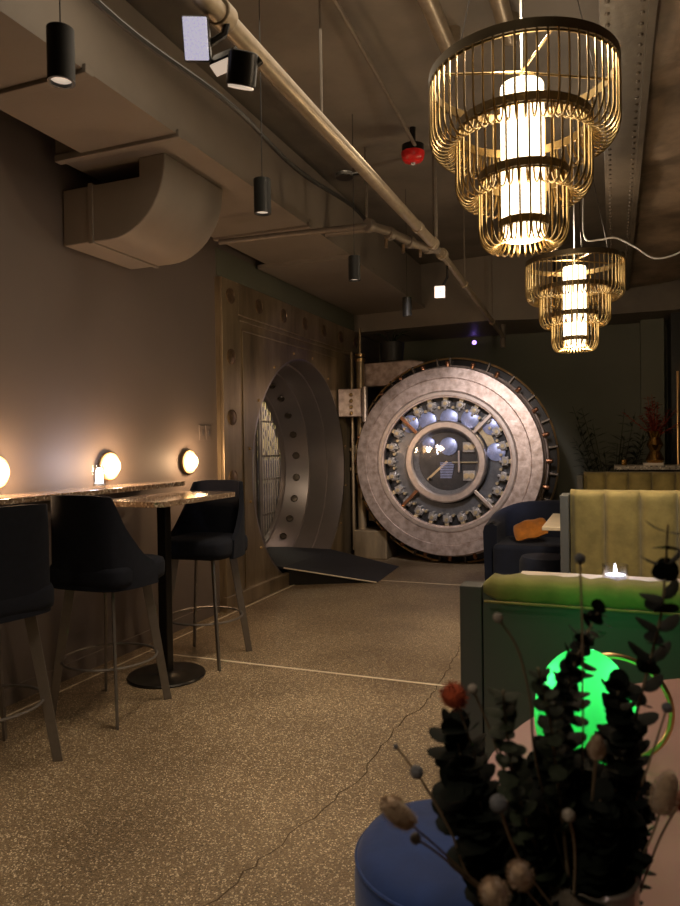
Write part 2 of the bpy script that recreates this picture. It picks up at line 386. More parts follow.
tag(MB().tube([(-1.62,4.72,2.95),(-1.62,4.72,CZ)],.012,8).build('vertical_pipe','pipe2'),'thin upright pipe by the cross pipe fittings','pipe')
tag(MB().tube([(-1.18,4.95,2.82),(-1.18,4.95,CZ)],.018,8).build('vertical_pipe','pipe2'),'upright drop pipe below the red alarm','pipe')
# sagging cable beside the pipe
P=[]
for k in range(40):
    t=k/39; y=-.2+5.0*t; P.append((-1.62+.03*math.sin(t*9)+.02*math.sin(t*23),y,2.90+.02*math.sin(t*14)))
tag(MB().tube(P,.013,6).build('power_cable','black'),'black cable sagging alongside the tan main pipe','cable')
# red alarm
r=thing('alarm_sounder','round red alarm sounder hanging under the ceiling','alarm',(-1.23,4.55,3.30))
MB().cyl(.075,-.02,.03,28).build('mount','blackm',r)
MB().lathe([(0,-.085),(.03,-.082),(.06,-.072),(.073,-.055),(.078,-.03),(.078,-.015),(.07,-.01)],32).build('red_dome','red',r)
MB().cyl(.014,-.094,-.07,14).build('lens','white',r)
MB().tube([(0,0,.02),(0,0,.15)],.02,8).build('stalk','blackm',r)
# smoke detector on the pipe + floods
def flood(loc,tgt,label,mt,w,h,nm='flood_light'):
    d=(Vector(tgt)-Vector(loc)).normalized()
    t=thing(nm,label,'light',loc)
    T=Vector(d).to_track_quat('Z','Y').to_matrix().to_4x4()
    MB().box((-w/2,-h/2,-.05),(w/2,h/2,0),T).build('housing','blackm',t,bevel=.006)
    MB().box((-w/2+.004,-h/2+.004,0),(w/2-.004,h/2-.004,.006),T).build('diffuser',mt,t,bevel=.004)
    return t
t=flood((-1.24,1.95,2.665),(-.5,.3,1.9),'white square spotlight head clamped on the pipe, upper left','led',.085,.13,'spotlight')
MB().tube([(.01,.06,.01),(.05,.09,.05),(.06,.10,.10)],.012,8).build('clamp','blackm',t)
t=flood((-1.18,2.02,2.60),(-1.5,.6,.3),'long warm rectangular lamp face beside the white square spotlight','ledw',.10,.05,'spotlight')
t=thing('spotlight','round black spotlight can under the pipe with warm lens edge','light',(-1.12,2.03,2.56))
T=Vector((-.3,.3,-1)).to_track_quat('Z','Y').to_matrix().to_4x4()
MB().cyl(.048,-.07,.03,24,T).build('housing','blackm',t,bevel=.005); MB().cyl(.042,.03,.036,24,T).build('diffuser','ledw',t)
MB().tube([(0,0,0),(.06,.02,.05)],.014,8).build('clamp','blackm',t)
t=flood((-1.27,5.45,2.54),(-.3,1.5,1.6),'small warm square spotlight hanging under the far pipe','ledw',.09,.10,'spotlight')
MB().tube([(0,0,0),(.05,.05,.12),(.06,0,.22)],.01,8).build('bracket','blackm',t)
t=thing('ceiling_sensor','flat black disc sensor hung beneath the main pipe','sensor',(-1.34,3.55,2.80))
MB().cyl(.05,-.012,.012,20).build('disc','blackm',t,bevel=.004); MB().tube([(0,0,0),(.05,0,.0),(.1,0,.0)],.008,6).build('arm','blackm',t)

# ---------------------------------------------------------------- pendants
pl=['largest black cylinder pendant in the upper left corner','second black cylinder pendant, below the bend of the cable','third small cylinder pendant, beside the cross pipe','farthest tiny cylinder pendant near the back wall']
pos=[(-1.46,1.59,2.40),(-1.44,2.78,2.38),(-1.51,4.15,2.38),(-1.58,5.6,2.40)]
p0=None
for (x,y,z),lb in zip(pos,pl):
    if p0 is None:
        p0=thing('pendant_lamp',lb,'pendant lamp',(x,y,z),0,'black cylinder pendants in a row')
        MB().lathe([(.030,.012),(.030,0),(.038,0),(.038,.15),(0,.15)],28).build('lamp_body','pendant',p0)
        MB().cyl(.030,.010,.014,24).build('lens','ledw',p0)
        MB().tube([(0,0,.14),(0,0,1.04)],.002,6).build('cord','black',p0)
        
    else: copy_tree(p0,(x,y,z),0,lb)
    light('pendant_spot','SPOT',(x,y,z-.02),36,(1,.79,.56),.04,(x,y,0),72,.8)
for x,y in ((-1.3,.2),(-.9,-1.0)):
    light('pendant_spot','SPOT',(x,y,3.0),80,(1,.78,.54),.15,(x,y+1.3,0),75,.9)

# ---------------------------------------------------------------- chandeliers
def chandelier(loc,label,pw=8,n=(60,40,28),rot=0):
    t=thing('tiered_chandelier',label,'chandelier',loc,rot)
    R=(.30,.215,.140,.075); Z=(0,-.165,-.33,-.485); rr=.0034
    for k in range(4):
        z=Z[k]; w=.030 if k==0 else .026
        prof=[(R[k]-.004,z+.0),(R[k]+.006,z+.0),(R[k]+.006,z+w),(R[k]-.004,z+w)]
        ring=MB().lathe(prof,64,closed=True).build('tier_band','bronze',t)
        if k<3:
            zb=Z[k+1]-.012
            hw=(R[k]-R[k+1])/2+.001
            rin=hw*.9
            b=MB()
            pts=[(R[k]+.002,0,z+.01),(R[k]+.004,0,z-.06)]
            dep=.066
            cxr=(R[k]+R[k+1])/2
            for j in range(0,13):
                a=PI*j/12
                pts.append((cxr+ (R[k]+.004-cxr)*math.cos(a),0,zb+dep*.2-dep*math.sin(a)))
            pts.append((R[k+1]-.0,0,Z[k+1]+.018))
            b.tube(pts,rr,6)
            r0=b.build('rod','gold',ring)
            if k==2:      # lowest tier: the rods beyond the first hundred in one part
                v0,f0=list(b.v),list(b.f)
                for j in range(1,n[k]): b.add(v0,f0,Matrix.Rotation(2*PI*j/n[k],4,'Z'))
                bpy.data.objects.remove(r0); b.build('rod_fringe','gold',ring)['kind']='stuff'
            else:
              for j in range(1,n[k]):
                c=r0.copy(); COL.objects.link(c); c.parent=ring; c.rotation_euler=(0,0,2*PI*j/n[k])
            MB().lathe([(R[k]-.009,Z[k]-.004),(R[k]-.005,Z[k]-.004),(R[k]-.005,Z[k]+.024),(R[k]-.009,Z[k]+.024)],48,closed=True).build('brass_liner','gold',ring)
    MB().lathe([(.006,-.015),(.068,-.015),(.070,-.020),(.070,-.515),(.066,-.52),(.0,-.52)],40).build('lamp_shade','lampw',t)
    b=MB()
    for a in (0,PI/2,PI,3*PI/2):
        b.tube([(.0,0,.03),(.297*math.cos(a+.4),.297*math.sin(a+.4),.014)],.004,6)
    b.build('spider','gold',t)
    MB().tube([(0,0,-.02),(0,0,.2),(0,0,.88)],.004,6).build('power_cord','white',t)
    for a in (.6,.6+2*PI/3,.6+4*PI/3):
        MB().tube([(.295*math.cos(a),.295*math.sin(a),.02),(.05*math.cos(a),.05*math.sin(a),CZ-loc[2])],.0018,5).build('suspension_wire','blackm',t)
    light('chandelier_glow','POINT',(loc[0],loc[1],loc[2]-.62),pw,(1,.72,.42),.08)
    light('chandelier_glow','POINT',(loc[0],loc[1],loc[2]+.16),11,(1,.78,.55),.06)  # added point above the shade, imitates light bounced onto the ceiling
    return t
chandelier((-.275,2.404,2.55),'large three tier gold rod chandelier, nearest of the two',rot=.05)
chandelier((-.228,4.756,2.48),'smaller looking three tier gold rod chandelier farther back',22,rot=.12)
P=[(-.16,4.7,3.4),(-.17,4.7,2.84),(-.16,4.7,2.63),(-.07,4.7,2.61),(.02,4.7,2.61),(.13,4.7,2.54),(.24,4.7,2.46),(.38,4.7,2.48),(.6,4.7,2.6)]
Q=[]
for i in range(len(P)-1):
    a=[Vector(P[max(i-1,0)]),Vector(P[i]),Vector(P[i+1]),Vector(P[min(i+2,len(P)-1)])]
    for k in range(6):
        s=k/6; Q.append(.5*((2*a[1])+(-a[0]+a[2])*s+(2*a[0]-5*a[1]+4*a[2]-a[3])*s*s+(-a[0]+3*a[1]-3*a[2]+a[3])*s**3))
tag(MB().tube(Q,.005,6).build('hanging_cable','white'),'loose pale cable curling away right above the farther chandelier','cable')

# ================================================================ vault
VY,VZ,VR=6.576,1.09,1.115; FX=-2.965
v=thing('vault_surround','bronze steel vault surround with round opening and big bolts on left wall','vault',(FX,VY,0))
b=MB(); N_=128; y0,y1,z1=4.93,8.2,2.72
def rect(a):
    c,s_=math.cos(a),math.sin(a)
    t=min((y1-VY)/c if c>1e-9 else ((y0-VY)/c if c<-1e-9 else 1e9),(z1-VZ)/s_ if s_>1e-9 else ((0-VZ)/s_ if s_<-1e-9 else 1e9))
    return VY+c*t,VZ+s_*t
angs=sorted([2*PI*i/N_ for i in range(N_)]+[math.atan2(z1-VZ,y1-VY),math.atan2(z1-VZ,y0-VY),math.atan2(-VZ,y0-VY)%(2*PI),math.atan2(-VZ,y1-VY)%(2*PI)])
vs=[];fs=[];n=len(angs)
for a in angs:
    yy=VY+VR*math.cos(a); zz=VZ+VR*math.sin(a); ry_,rz_=rect(a)
    vs+=[(FX,yy,max(zz,0.0)),(FX,ry_,rz_),(FX-.06,ry_,rz_)]
for i in range(n):
    j=(i+1)%n; fs+=[(3*i,3*j,3*j+1,3*i+1),(3*i+1,3*j+1,3*j+2,3*i+2)]
b.add(vs,fs); off(b.build('face_plate','steel',v,ang=20),v)
# raised outer border
b=MB(); w=.27; x0,x1=FX,FX+.03
b.box((x0,y0,0),(x1,y0+w,z1)); b.box((x0,y0+w,z1-w),(x1,y1,z1)); 
off(b.build('raised_border','steel',v,smooth=False,bevel=.006),v)
b=MB(); b.box((x0,y0+w,0),(x0+.018,y0+w+.04,z1-w)); b.box((x0,y0+w,z1-w-.04),(x0+.018,y1,z1-w)); b.box((x0,y0+w+.09,0),(x0+.010,y0+w+.11,z1-w-.1)); b.box((x0,y0+w+.09,z1-w-.12),(x0+.010,y1,z1-w-.10))
off(b.build('moulding','steel',v,smooth=False,bevel=.004),v)
off(MB().box((x0,y0-.02,0),(x1+.015,6.2,.12)).build('plinth','steel',v,smooth=False,bevel=.004),v)
bp=[(y0+.135,z1-.135)]+[(y0+.135+.5*i,z1-.135) for i in range(1,7)]+[(y0+.135,z1-.135-.5*i) for i in range(1,5)]
bm=MB().lathe([(.066,0),(.066,.008),(.058,.010),(.054,.006),(.04,.010),(0,.014)],28,frame((0,0,0),(1,0,0)))
bo=bm.build('bolt_cap','boltb',v); bo.location=Vector((x1,*bp[0]))-Vector(v.location)
for y,z in bp[1:]:
    c=bo.copy(); COL.objects.link(c); c.location=Vector((x1,y,z))-Vector(v.location)
b=MB().ball((0,0,0),.014,10)
so=b.build('screw','brass',v); first=True
for i in range(16):
    a=2*PI*(i+.5)/16; yy,zz=VY+1.19*math.cos(a),VZ+1.19*math.sin(a)
    if zz<.1: continue
    c=so if first else so.copy()
    if not first: COL.objects.link(c)
    first=False; c.location=Vector((FX,yy,zz))-Vector(v.location)
# tunnel
T=frame((0,VY,VZ),(-1,0,0))
t=thing('vault_tunnel','polished steel tunnel of stepped rings inside the round vault opening','vault',(FX-.3,VY,VZ))
def ring(name,prof,mt):
    o=MB().lathe(prof,128,T).build(name,mt,t); return off(o,t)
ring('outer_ring',[(VR+.02,2.965),(VR,2.965),(VR-.012,3.17),(VR-.03,3.175)],'steelb')
ring('middle_ring',[(VR-.03,3.175),(VR-.05,3.38),(VR-.07,3.385)],'steelb')
ring('inner_ring',[(VR-.07,3.385),(.95,3.64),(.93,3.65),(.93,3.70),(1.2,3.70),(1.2,3.2)],'steelb')
ps=MB().lathe([(.042,.004),(.036,.012),(.034,-.002),(0,.0)],20)
po=ps.build('bolt_hole','steeld',t)
first=True
for i in range(24):
    a=2*PI*(i+.5)/24; r=.985
    c=po if first else po.copy()
    if not first: COL.objects.link(c)
    first=False
    pw=Vector((-3.52,VY+r*math.cos(a),VZ+r*math.sin(a)))
    c.matrix_local=Matrix.Translation(pw-Vector(t.location))@Vector((.35,-math.cos(a),-math.sin(a))).to_track_quat('Z','Y').to_matrix().to_4x4()
# mat ramp
b=MB()
A=[(-3.6,6.1,.21),(-3.6,7.05,.21),(-2.95,6.02,.18),(-2.95,7.2,.18),(-2.15,6.42,.004),(-2.2,7.33,.004)]
th=.022
vs=A+[(x,y,z-th if z>.05 else 0) for x,y,z in A]
b.add(vs,[(0,2,3,1),(2,4,5,3),(6,7,9,8),(8,9,11,10),(0,6,8,2),(2,8,10,4),(1,3,9,7),(3,5,11,9),(4,10,11,5),(0,1,7,6)])
rp=thing('entrance_ramp','dark navy matted ramp leading up into the round vault opening','ramp',(-2.5,6.7,0))
off(b.build('mat','mat',rp,smooth=False),rp)
off(MB().tube([(-2.95,6.01,.175),(-2.15,6.41,.006)],.007,6).build('edge_strip','strip',rp),rp)
b=MB(); b.add([(-2.93,6.06,0),(-2.25,6.40,0),(-2.93,6.06,.155),(-2.93,7.15,0),(-2.25,7.28,0),(-2.93,7.15,.155)],[(0,1,2),(5,4,3),(0,3,4,1),(2,1,4,5),(0,2,5,3)])
off(b.build('support_wedge','black',rp,smooth=False),rp)
# inner gate
g=thing('barred_gate','steel barred day gate standing inside the vault opening','gate',(-3.76,7.3,0))
for y,r in ((6.93,.030),(7.10,.026)):
    off(MB().tube([(-3.76,y,.15),(-3.76,y,2.1)],r,12).build('gate_post','steelb',g),g)
off(MB().box((-3.79,6.98,.16),(-3.77,7.06,2.1)).build('lock_stile','steeld',g,smooth=False),g)
for i in range(13):
    y=7.16+.06*i
    off(MB().tube([(-3.76,y,.15),(-3.76,y,2.1)],.012,6).build('bar','doorr',g),g)
for z in (.55,.95,1.22,1.62,2.0):
    off(MB().box((-3.768,7.10,z-.012),(-3.752,7.86,z+.012)).build('cross_rail','steelb',g,smooth=False),g)
# vault room
b=MB(); b.box((-6.6,10.2,.1),(-3.2,10.3,3)); struct(b.build('wall_vault_back','lattice',smooth=False))
b=MB(); b.box((-6.7,5,.1),(-6.6,10.3,3)); b.box((-6.6,4.9,.1),(-3.3,5,3)); b.box((-3.3,8.14,.1),(-3.2,10.3,3)); struct(b.build('wall_vault_side','wallg',smooth=False))
b=MB(); b.box((-6.7,4.9,0),(-3.2,10.3,.1)); struct(b.build('floor_vault','black',smooth=False))
b=MB(); b.box((-6.7,4.9,3),(-3.2,10.3,3.1)); struct(b.build('ceiling_vault','wallg',smooth=False))
light('vault_lamp','AREA',(-4.9,9.0,2.9),85,(1,.85,.6),.8,(-4.9,9.6,1.0))
sb=thing('vault_bench','blue upholstered bench glimpsed inside the vault','bench',(-5.2,9.6,.1))
MB().box((-1,-.3,0),(.9,.45,.45)).build('seat','blue',sb,smooth=False,bevel=.03)
MB().box((-1,.3,.45),(.9,.5,1.0)).build('backrest','blue',sb,smooth=False,bevel=.04)
tt=thing('vault_table','white topped table in front of the vault bench','table',(-5.1,8.8,.1))
MB().box((-.6,-.25,.70),(.5,.25,.74)).build('tabletop','white',tt,smooth=False,bevel=.005); MB().tube([(0,0,0),(0,0,.7)],.04,12).build('leg','blackm',tt); MB().cyl(.25,0,.02,24).build('base','blackm',tt)

# ---------------------------------------------------------------- vault door
DC=Vector((-1.71,7.5,1.14)); DR=1.035
D=thing('vault_door','huge round steel vault door standing open, clockwork behind its glass','vault door',DC)
TD=frame((0,0,0),(0,-1,0))     # local +z towards the room
def dl(prof,name,mt,n=128,parent=D,ang=30): return MB().lathe(prof,n,TD).build(name,mt,parent,ang=ang)
dl([(.70,-.05),(.70,.012),(.765,.020),(.775,.008),(.905,.0),(.910,-.006),(.916,0),(1.025,-.012),(DR,-.03),(DR,-.12),(DR+.01,-.13),(DR+.012,-.20),(DR+.03,-.21),(DR+.03,-.40),(.2,-.40)],'door_body','doorm')
dl([(.715,.012),(.72,.026),(.755,.026),(.765,.018)],'bezel','doorr')
dl([(.0,-.13),(.72,-.13)],'mechanism_plate','mech',96)
dl([(.355,-.04),(.358,.022),(.375,.034),(.43,.034),(.445,.022),(.448,-.10)],'hub_ring','doorr',96)
dl([(.32,-.10),(.345,-.06),(.36,-.02)],'hub_bevel','mechb',96)
dl([(.0,-.10),(.32,-.10)],'hub_plate','mech',96)
dl([(.47,-.125),(.47,-.105),(.60,-.105),(.575,-.125)],'gear_ring','mechr',96)
def dp(x,z,y=0): return Vector((x,-y,z))   # y = height above the door face
for a in (45,135,225,315):
    a=math.radians(a); c,s_=math.cos(a),math.sin(a)
    MB().box((.44,-.018,-.02),(.72,.018,.012),Matrix.Rotation(0,4,'X')@TD@Matrix.Rotation(a,4,'Z')).build('spoke','brown' if c<0 else 'doorr',D,smooth=False,bevel=.004)
# bolt works around the rim
lug=None
b=MB(); b.box((.595,-.050,-.128),(.665,.050,-.06)); b.cyl(.040,-.06,-.028,18,TR((.635,0,0))); b.box((.57,-.012,-.128),(.60,.012,-.03))
b2=[TD@Vector(p) for p in b.v]; b.v=[tuple(p) for p in b2]
lug=b.build('bolt_carriage','mechb',D,bevel=.004)
b=MB(); b.cyl(.020,-.03,-.008,14,TR((.635,0,0))); b.box((.665,-.022,-.10),(.705,.022,-.035)); b.cyl(.016,-.1,-.03,10,TR((.59,.070,0)))
b.v=[tuple(TD@Vector(p)) for p in b.v]
pin=b.build('carriage_pin','mechg',lug)
for i in range(1,24):
    a=2*PI*i/24
    c=lug.copy(); COL.objects.link(c); c.rotation_euler=(0,a,0); q=pin.copy(); COL.objects.link(q); q.parent=c
dd=MB().lathe([(0,-.06),(.07,-.062),(.098,-.072),(.10,-.10)],36,TD)
do=dd.build('polished_disc','disc',D); k=0
for x,z in ((-.41,.42),(-.21,.45),(.03,.475),(.26,.46),(.49,.38),(.535,.10),(.02,.165),(-.20,.20)):
    c=do if k==0 else do.copy()
    if k: COL.objects.link(c)
    c.location=(x,.0 if k<6 else -.005,z); 
    if k==7: c.scale=(.7,1,.7)
    k+=1
b=MB()
for i in range(10): b.box((-.075,-.105+.0,-.02-.018*i),(.085-.004*i,-.085-.0,-.012-.018*i))
b.v=[(p[0],-(-.1-p[1])+.08-.02,p[2]) for p in b.v]
b.v=[(p[0],p[1]+.02,p[2]) for p in b.v]
b.build('stacked_plates','disc',D,smooth=False)
MB().box((.125,.05,-.12),(.15,.09,.12)).build('lock_bar','doorr',D,smooth=False,bevel=.005)
for z in (.155,-.155):
    q=MB().box((.18,.055,z-.055),(.31,.10,z+.055)).build('time_lock','mechb',D,smooth=False,bevel=.006)
    MB().cyl(.03,0,.02,16,TD@TR((.22,z,-.055))).build('dial','mechg',q); MB().cyl(.03,0,.02,16,TD@TR((.28,z,-.055))).build('dial','mechg',q)
MB().cyl(.018,-.1,-.07,14,TD@TR((-.19,-.2,0))).build('knob','blackm',D)
MB().box((0,-.012,-.098),(.30,.012,-.092),TD@Matrix.Rotation(math.radians(222),4,'Z')).build('brass_hand','mechg',D,smooth=False)
MB().tube([dp(.06,-.01,-.07),dp(.42,-.01,-.07)],.01,8).build('axle','mechg',D)
# small arc of brass
b=MB(); b.v=[];N2=12
vs=[];fs=[]
for i in range(N2+1):
    a=math.radians(20+30*i/N2)
    for r in (.47,.56): vs.append(tuple(TD@Vector((r*math.cos(a),r*math.sin(a),-.09))))
    if i: fs.append((2*i-2,2*i-1,2*i+1,2*i))
b.add(vs,fs); b.build('brass_arc','mechg',D)
dl([(.44,.004),(.705,.004),(.705,.010),(.44,.010)],'glass_ring','glassd',96)
dl([(0,.004),(.36,.004),(.36,.010),(0,.010)],'glass_centre','glassd',64)
# knobs round the rim
kb=MB().tube([(0,0,DR-.02),(0,0,DR+.055)],.022,10).ball((0,0,DR+.055),.026,10)
ko=kb.build('locking_bolt','brown',D); ko.location=(0,.17,0)
for i in range(1,24):
    c=ko.copy(); COL.objects.link(c); c.rotation_euler=(0,2*PI*i/24,0)
# back flange with slots
T2=TD
dl([(DR+.02,-.36),(DR+.11,-.36),(DR+.115,-.37),(DR+.115,-.46),(.4,-.46)],'back_flange','blackm',128)
tb=[(math.cos(2*PI*i/96)*(DR+.12),.33,math.sin(2*PI*i/96)*(DR+.12)) for i in range(97)]
MB().tube(tb,.012,8,cap=False).build('guard_rail','brass',D)
b=MB()
kk=MB().box((-.012,.29,DR),(.012,.40,DR+.13)).build('rail_bracket','steeld',D,smooth=False,bevel=.004)
for i in range(1,24):
    c=kk.copy(); COL.objects.link(c); c.rotation_euler=(0,2*PI*(i+.5)/24,0)
# hinge
h=thing('hinge_crane','heavy steel crane hinge carrying the round vault door','hinge',(-2.72,7.9,0))
b=MB(); pts=[(-2.83,2.30),(-2.83,2.02),(-2.45,2.03),(-2.30,1.98),(-2.2,1.80),(-1.6,1.80),(-1.9,2.2),(-2.05,2.29),(-2.2,2.32)]
n=len(pts); b.add([(x,7.90,z) for x,z in pts]+[(x,8.05,z) for x,z in pts],[tuple(range(n)),tuple(range(2*n-1,n-1,-1))]+[(i,n+i,n+(i+1)%n,(i+1)%n) for i in range(n)])
off(b.build('upper_arm','doorm',h,smooth=False,bevel=.012),h)
off(MB().box((-2.75,7.92,.42),(-1.7,8.05,.72)).build('lower_arm','steel',h,smooth=False,bevel=.01),h)
off(MB().cyl(.05,.0,2.36,20,TR((-2.80,7.85,0))).build('hinge_post','steel',h),h)
off(MB().cyl(.06,2.32,2.36,20,TR((-2.80,7.85,0))).build('collar','brass',h),h)
off(MB().cyl(.06,2.38,2.41,20,TR((-2.80,7.85,0))).build('collar','brass',h),h)
off(MB().cyl(.014,2.4,2.72,12,TR((-2.80,7.85,0))).build('spindle','steel',h),h)
b=MB(); b.prism([(-2.95,7.50),(-2.70,7.56),(-2.68,7.72),(-2.95,7.72)],(1.66,1.98)); off(b.build('hinge_block','doorm',h,smooth=False,bevel=.008),h)
off(MB().cyl(.034,1.60,2.0,16,TR((-2.66,7.60,0))).build('hinge_pin','doorr',h),h)
for z in (1.70,1.77,1.84,1.91):
    off(MB().ball((-2.80,7.52,z),.022,10).build('hinge_bolt','brass',h),h)
for z in (1.05,1.28): 
    off(MB().box((-2.93,7.8,z-.02),(-2.62,7.86,z+.02)).build('bracket','steel',h,smooth=False,bevel=.004),h)
    off(MB().box((-2.88,7.78,z-.05),(-2.83,7.88,z+.05)).build('bracket_lug','steel',h,smooth=False,bevel=.004),h)
off(MB().box((-2.86,7.7,0),(-2.45,8.1,.34)).build('pedestal','steel',h,smooth=False,bevel=.02),h)
off(MB().tube([(-2.86,7.72,.1),(-2.86,7.72,2.42)],.018,10).build('guide_rod','steel',h),h)
# cctv gear on the arm
c=thing('potted_plant','small spiky plant in a black pot on top of the hinge arm','plant',(-2.45,8.0,2.32))
MB().lathe([(0,0),(.13,0),(.15,.22),(.13,.22),(.12,.2),(0,.2)],24).build('pot','pot',c)
b=MB()
for i in range(9):
    a=i*.75; l=.2+.05*(i%3)
    b.tube([(0,0,.2),(l*.5*math.cos(a),l*.5*math.sin(a),.33),(l*math.cos(a),l*math.sin(a),.34-.03*(i%2))],[.006,.006,.001],5)
b.build('leaves','leafm',c)
s=thing('security_camera','tiny round camera with violet ring on back wall','camera',(-1.683,9.2,2.643))
MB().cyl(.03,-.05,0,18,frame((0,0,0),(0,1,0))).build('camera_body','white',s)
b=MB().lathe([(.012,.0),(.026,.0),(.026,.006),(.012,.006)],20,frame((0,-.05,0),(0,-1,0)),closed=True); M['viol']=mat('violet led',(.3,.2,1),.3,em=(.35,.2,1.0),es=5); b.build('led_ring','viol',s)

# ================================================================ bar side
# wall ledge
tag(MB().box((-2.985,-.5,1.085),(-2.72,4.05,1.115)).build('bar_ledge','bar',smooth=False,bevel=.004),'speckled terrazzo bar ledge fixed along the left wall','ledge')
t=thing('bar_table','high terrazzo topped bar table on a black pedestal','table',(-2.47,3.45,0))
MB().prism([(.30+.04*math.cos(a)-.04 if 1 else 0,0) for a in [0]]*0 or [(-.19,-.38),(.21,-.38),(.25,-.34),(.25,.40),(.21,.44),(-.19,.44)],(1.032,1.062)).build('tabletop','bar',t,smooth=False,bevel=.003)
MB().box((-.030,-.030,.03),(.030,.030,1.02)).build('pole','blackm',t,smooth=False,bevel=.006)
MB().box((-.12,-.2,1.015),(.12,.2,1.032)).build('mount_plate','blackm',t,smooth=False)
MB().lathe([(.0,0),(.225,0),(.228,.008),(.222,.016),(.06,.024),(.05,.03),(0,.03)],48).build('base','blackm',t)
# bar stool
def bar_stool(loc,rot,label):
    t=thing('bar_stool',label,'bar stool',loc,rot,'dark upholstered bar stools along the ledge')
    # seat
    b=MB(); n=48; prof=[(.90,.66),(.985,.675),(1.0,.70),(1.0,.745),(.97,.768),(.85,.778),(.5,.782),(0,.783)]
    vs=[];fs=[]
    def sp(a):
        c,s_=math.cos(a),math.sin(a); e=.38
        return (math.copysign(abs(c)**e,c)*.235,math.copysign(abs(s_)**e,s_)*.225)
    m_=len(prof)
    for i in range(n):
        x,y=sp(2*PI*(i+.5)/n)
        for r,z in prof: vs.append((x*r*(1-.06*(y<0)*0),y*r,z))
    for i in range(n):
        j=(i+1)%n
        for k in range(m_-1): fs.append((i*m_+k,j*m_+k,j*m_+k+1,i*m_+k+1))
    fs.append(tuple(i*m_ for i in range(n-1,-1,-1)))
    b.add(vs,fs); b.build('seat','chair',t,ang=60)
    # wrap backrest
    b=MB(); nu,nv=48,14
    def plan(s):    # s -1..1 round the U, from right arm over the back to the left arm
        a=s*PI*.5
        e=.55
        c,q=math.cos(a),math.sin(a)
        x=.235*math.copysign(abs(q)**e,q); y=-.215*abs(c)**e+.02
        if abs(s)>.999: y=.02
        return x,y
    def top(s):
        s=abs(s)
        if s<.60: return 1.125-.012*(s/.6)**2
        q=(s-.60)/.40; return 1.113-.345*(q**1.15)
    def P(u,v,inner):
        s=-1+2*u; x,y=plan(s); zt=top(s); z0=.655
        z=z0+(zt-z0)*v; h=(z-.72)/.4
        # extra forward run of the arms at seat height
        ext=max(0,(abs(s)-.45)/.55)**.8; y+=ext*.07*max(0,1-(z-z0)/.30)**.8
        w=1.06-.18*max(0,h); y=(y-.02)*1.07+.02; y-=.03*max(0,h)+.012
        k=.03 if inner else 0
        r=math.hypot(x,y-.02)+1e-6
        return (x*w*(1-k/r*1.0),y+(-(y-.02)/r*k if inner else 0),z)
    vs=[];fs=[]
    for i in range(nu+1):
        row=[P(i/nu,j/nv,False) for j in range(nv+1)]+[P(i/nu,j/nv,True) for j in range(nv,-1,-1)]
        vs+=row
    q=2*(nv+1)
    for i in range(nu):
        for k in range(q): fs.append((i*q+k,(i+1)*q+k,(i+1)*q+(k+1)%q,i*q+(k+1)%q))
    fs.append(tuple(range(q-1,-1,-1))); fs.append(tuple(nu*q+k for k in range(q)))
    b.add(vs,fs); b.build('backrest','chair',t,ang=70)
    for sx in (-1,1):
        for sy in (-1,1):
            b=MB(); tp=Vector((.13*sx,.13*sy,.665)); bt=Vector((.205*sx,.205*sy,0)); u=Vector((sx,sy,0)).normalized(); w=Vector((-sy,sx,0)).normalized()
            vs=[]
            for p,hw in ((tp,.024),(bt,.020)):
                for a,c in ((-1,-1),(1,-1),(1,1),(-1,1)): vs.append(tuple(p+u*a*hw+w*c*.006))
            b.add(vs,[(0,1,2,3),(7,6,5,4),(0,4,5,1),(1,5,6,2),(2,6,7,3),(3,7,4,0)]); b.build('leg','leg',t,smooth=False,bevel=.001)
    MB().tube([(.235*math.cos(2*PI*i/40),.235*math.sin(2*PI*i/40),.27) for i in range(41)],.007,8,cap=False).build('foot_ring','leg',t)
    MB().box((-.15,-.15,.650),(.15,.15,.668)).build('under_plate','blackm',t,smooth=False)
    return t
st=bar_stool((-2.445,2.93,0),0,'dark upholstered bar stool seen from behind, in front of the table')
copy_tree(st,(-2.50,2.20,0),1.35,'dark bar stool at the left edge, partly cut off')
copy_tree(st,(-2.44,3.83,0),PI+.05,'dark bar stool on the far side of the table, facing the camera')
# sconces
s0=None
for y,lb in ((2.71,'round glowing wall sconce at the left edge'),(3.59,'round glowing wall sconce behind the tealight glass'),(4.48,'round glowing wall sconce nearest the vault, lighting the far stool')):
    if s0 is None:
        s0=thing('wall_sconce',lb,'wall lamp',(WX,y,1.235),0,'round sconces on the left wall')
        Tn=frame((0,0,0),(1,0,0))
        MB().lathe([(0,0),(.068,0),(.086,.012),(.090,.026),(.085,.030)],36,Tn).build('brass_cup','brass',s0)
        MB().lathe([(.085,.028),(.082,.040),(.064,.042)],36,Tn).build('amber_rim','opalrim',s0)
        MB().lathe([(.064,.040),(.060,.058),(.046,.076),(.026,.086),(0,.089)],36,Tn).build('glass_globe','opal',s0)
    else: copy_tree(s0,(WX,y,1.235),0,lb)
    light('sconce_bulb','POINT',(WX+.12,y,1.235),9,(1,.62,.34),.05)
# tealights
def tealight(loc,r,h,label,pw,fr=.35):
    t=thing('glass_tealight',label,'candle',loc)
    MB().lathe([(0,.0),(r,.0),(r,h),(r-.005,h),(r-.006,.014),(0,.013)],32).build('glass_holder','glass',t)
    MB().lathe([(0,.015),(r*.8,.015),(r*.8,.03),(0,.03)],24).build('candle_base','white',t)
    MB().lathe([(0,.03),(r*fr,.034),(r*fr,h*.7),(r*fr*.6,h*.85),(0,h*.9)],16).build('led_flame','tea',t)
    light('tealight_glow','POINT',(loc[0],loc[1],loc[2]+h+.03),pw,(.72,.76,1.0),.02)
    return t
tealight((-2.80,3.29,1.116),.036,.135,'clear glass cylinder with white light on the bar ledge',1.7,.55)
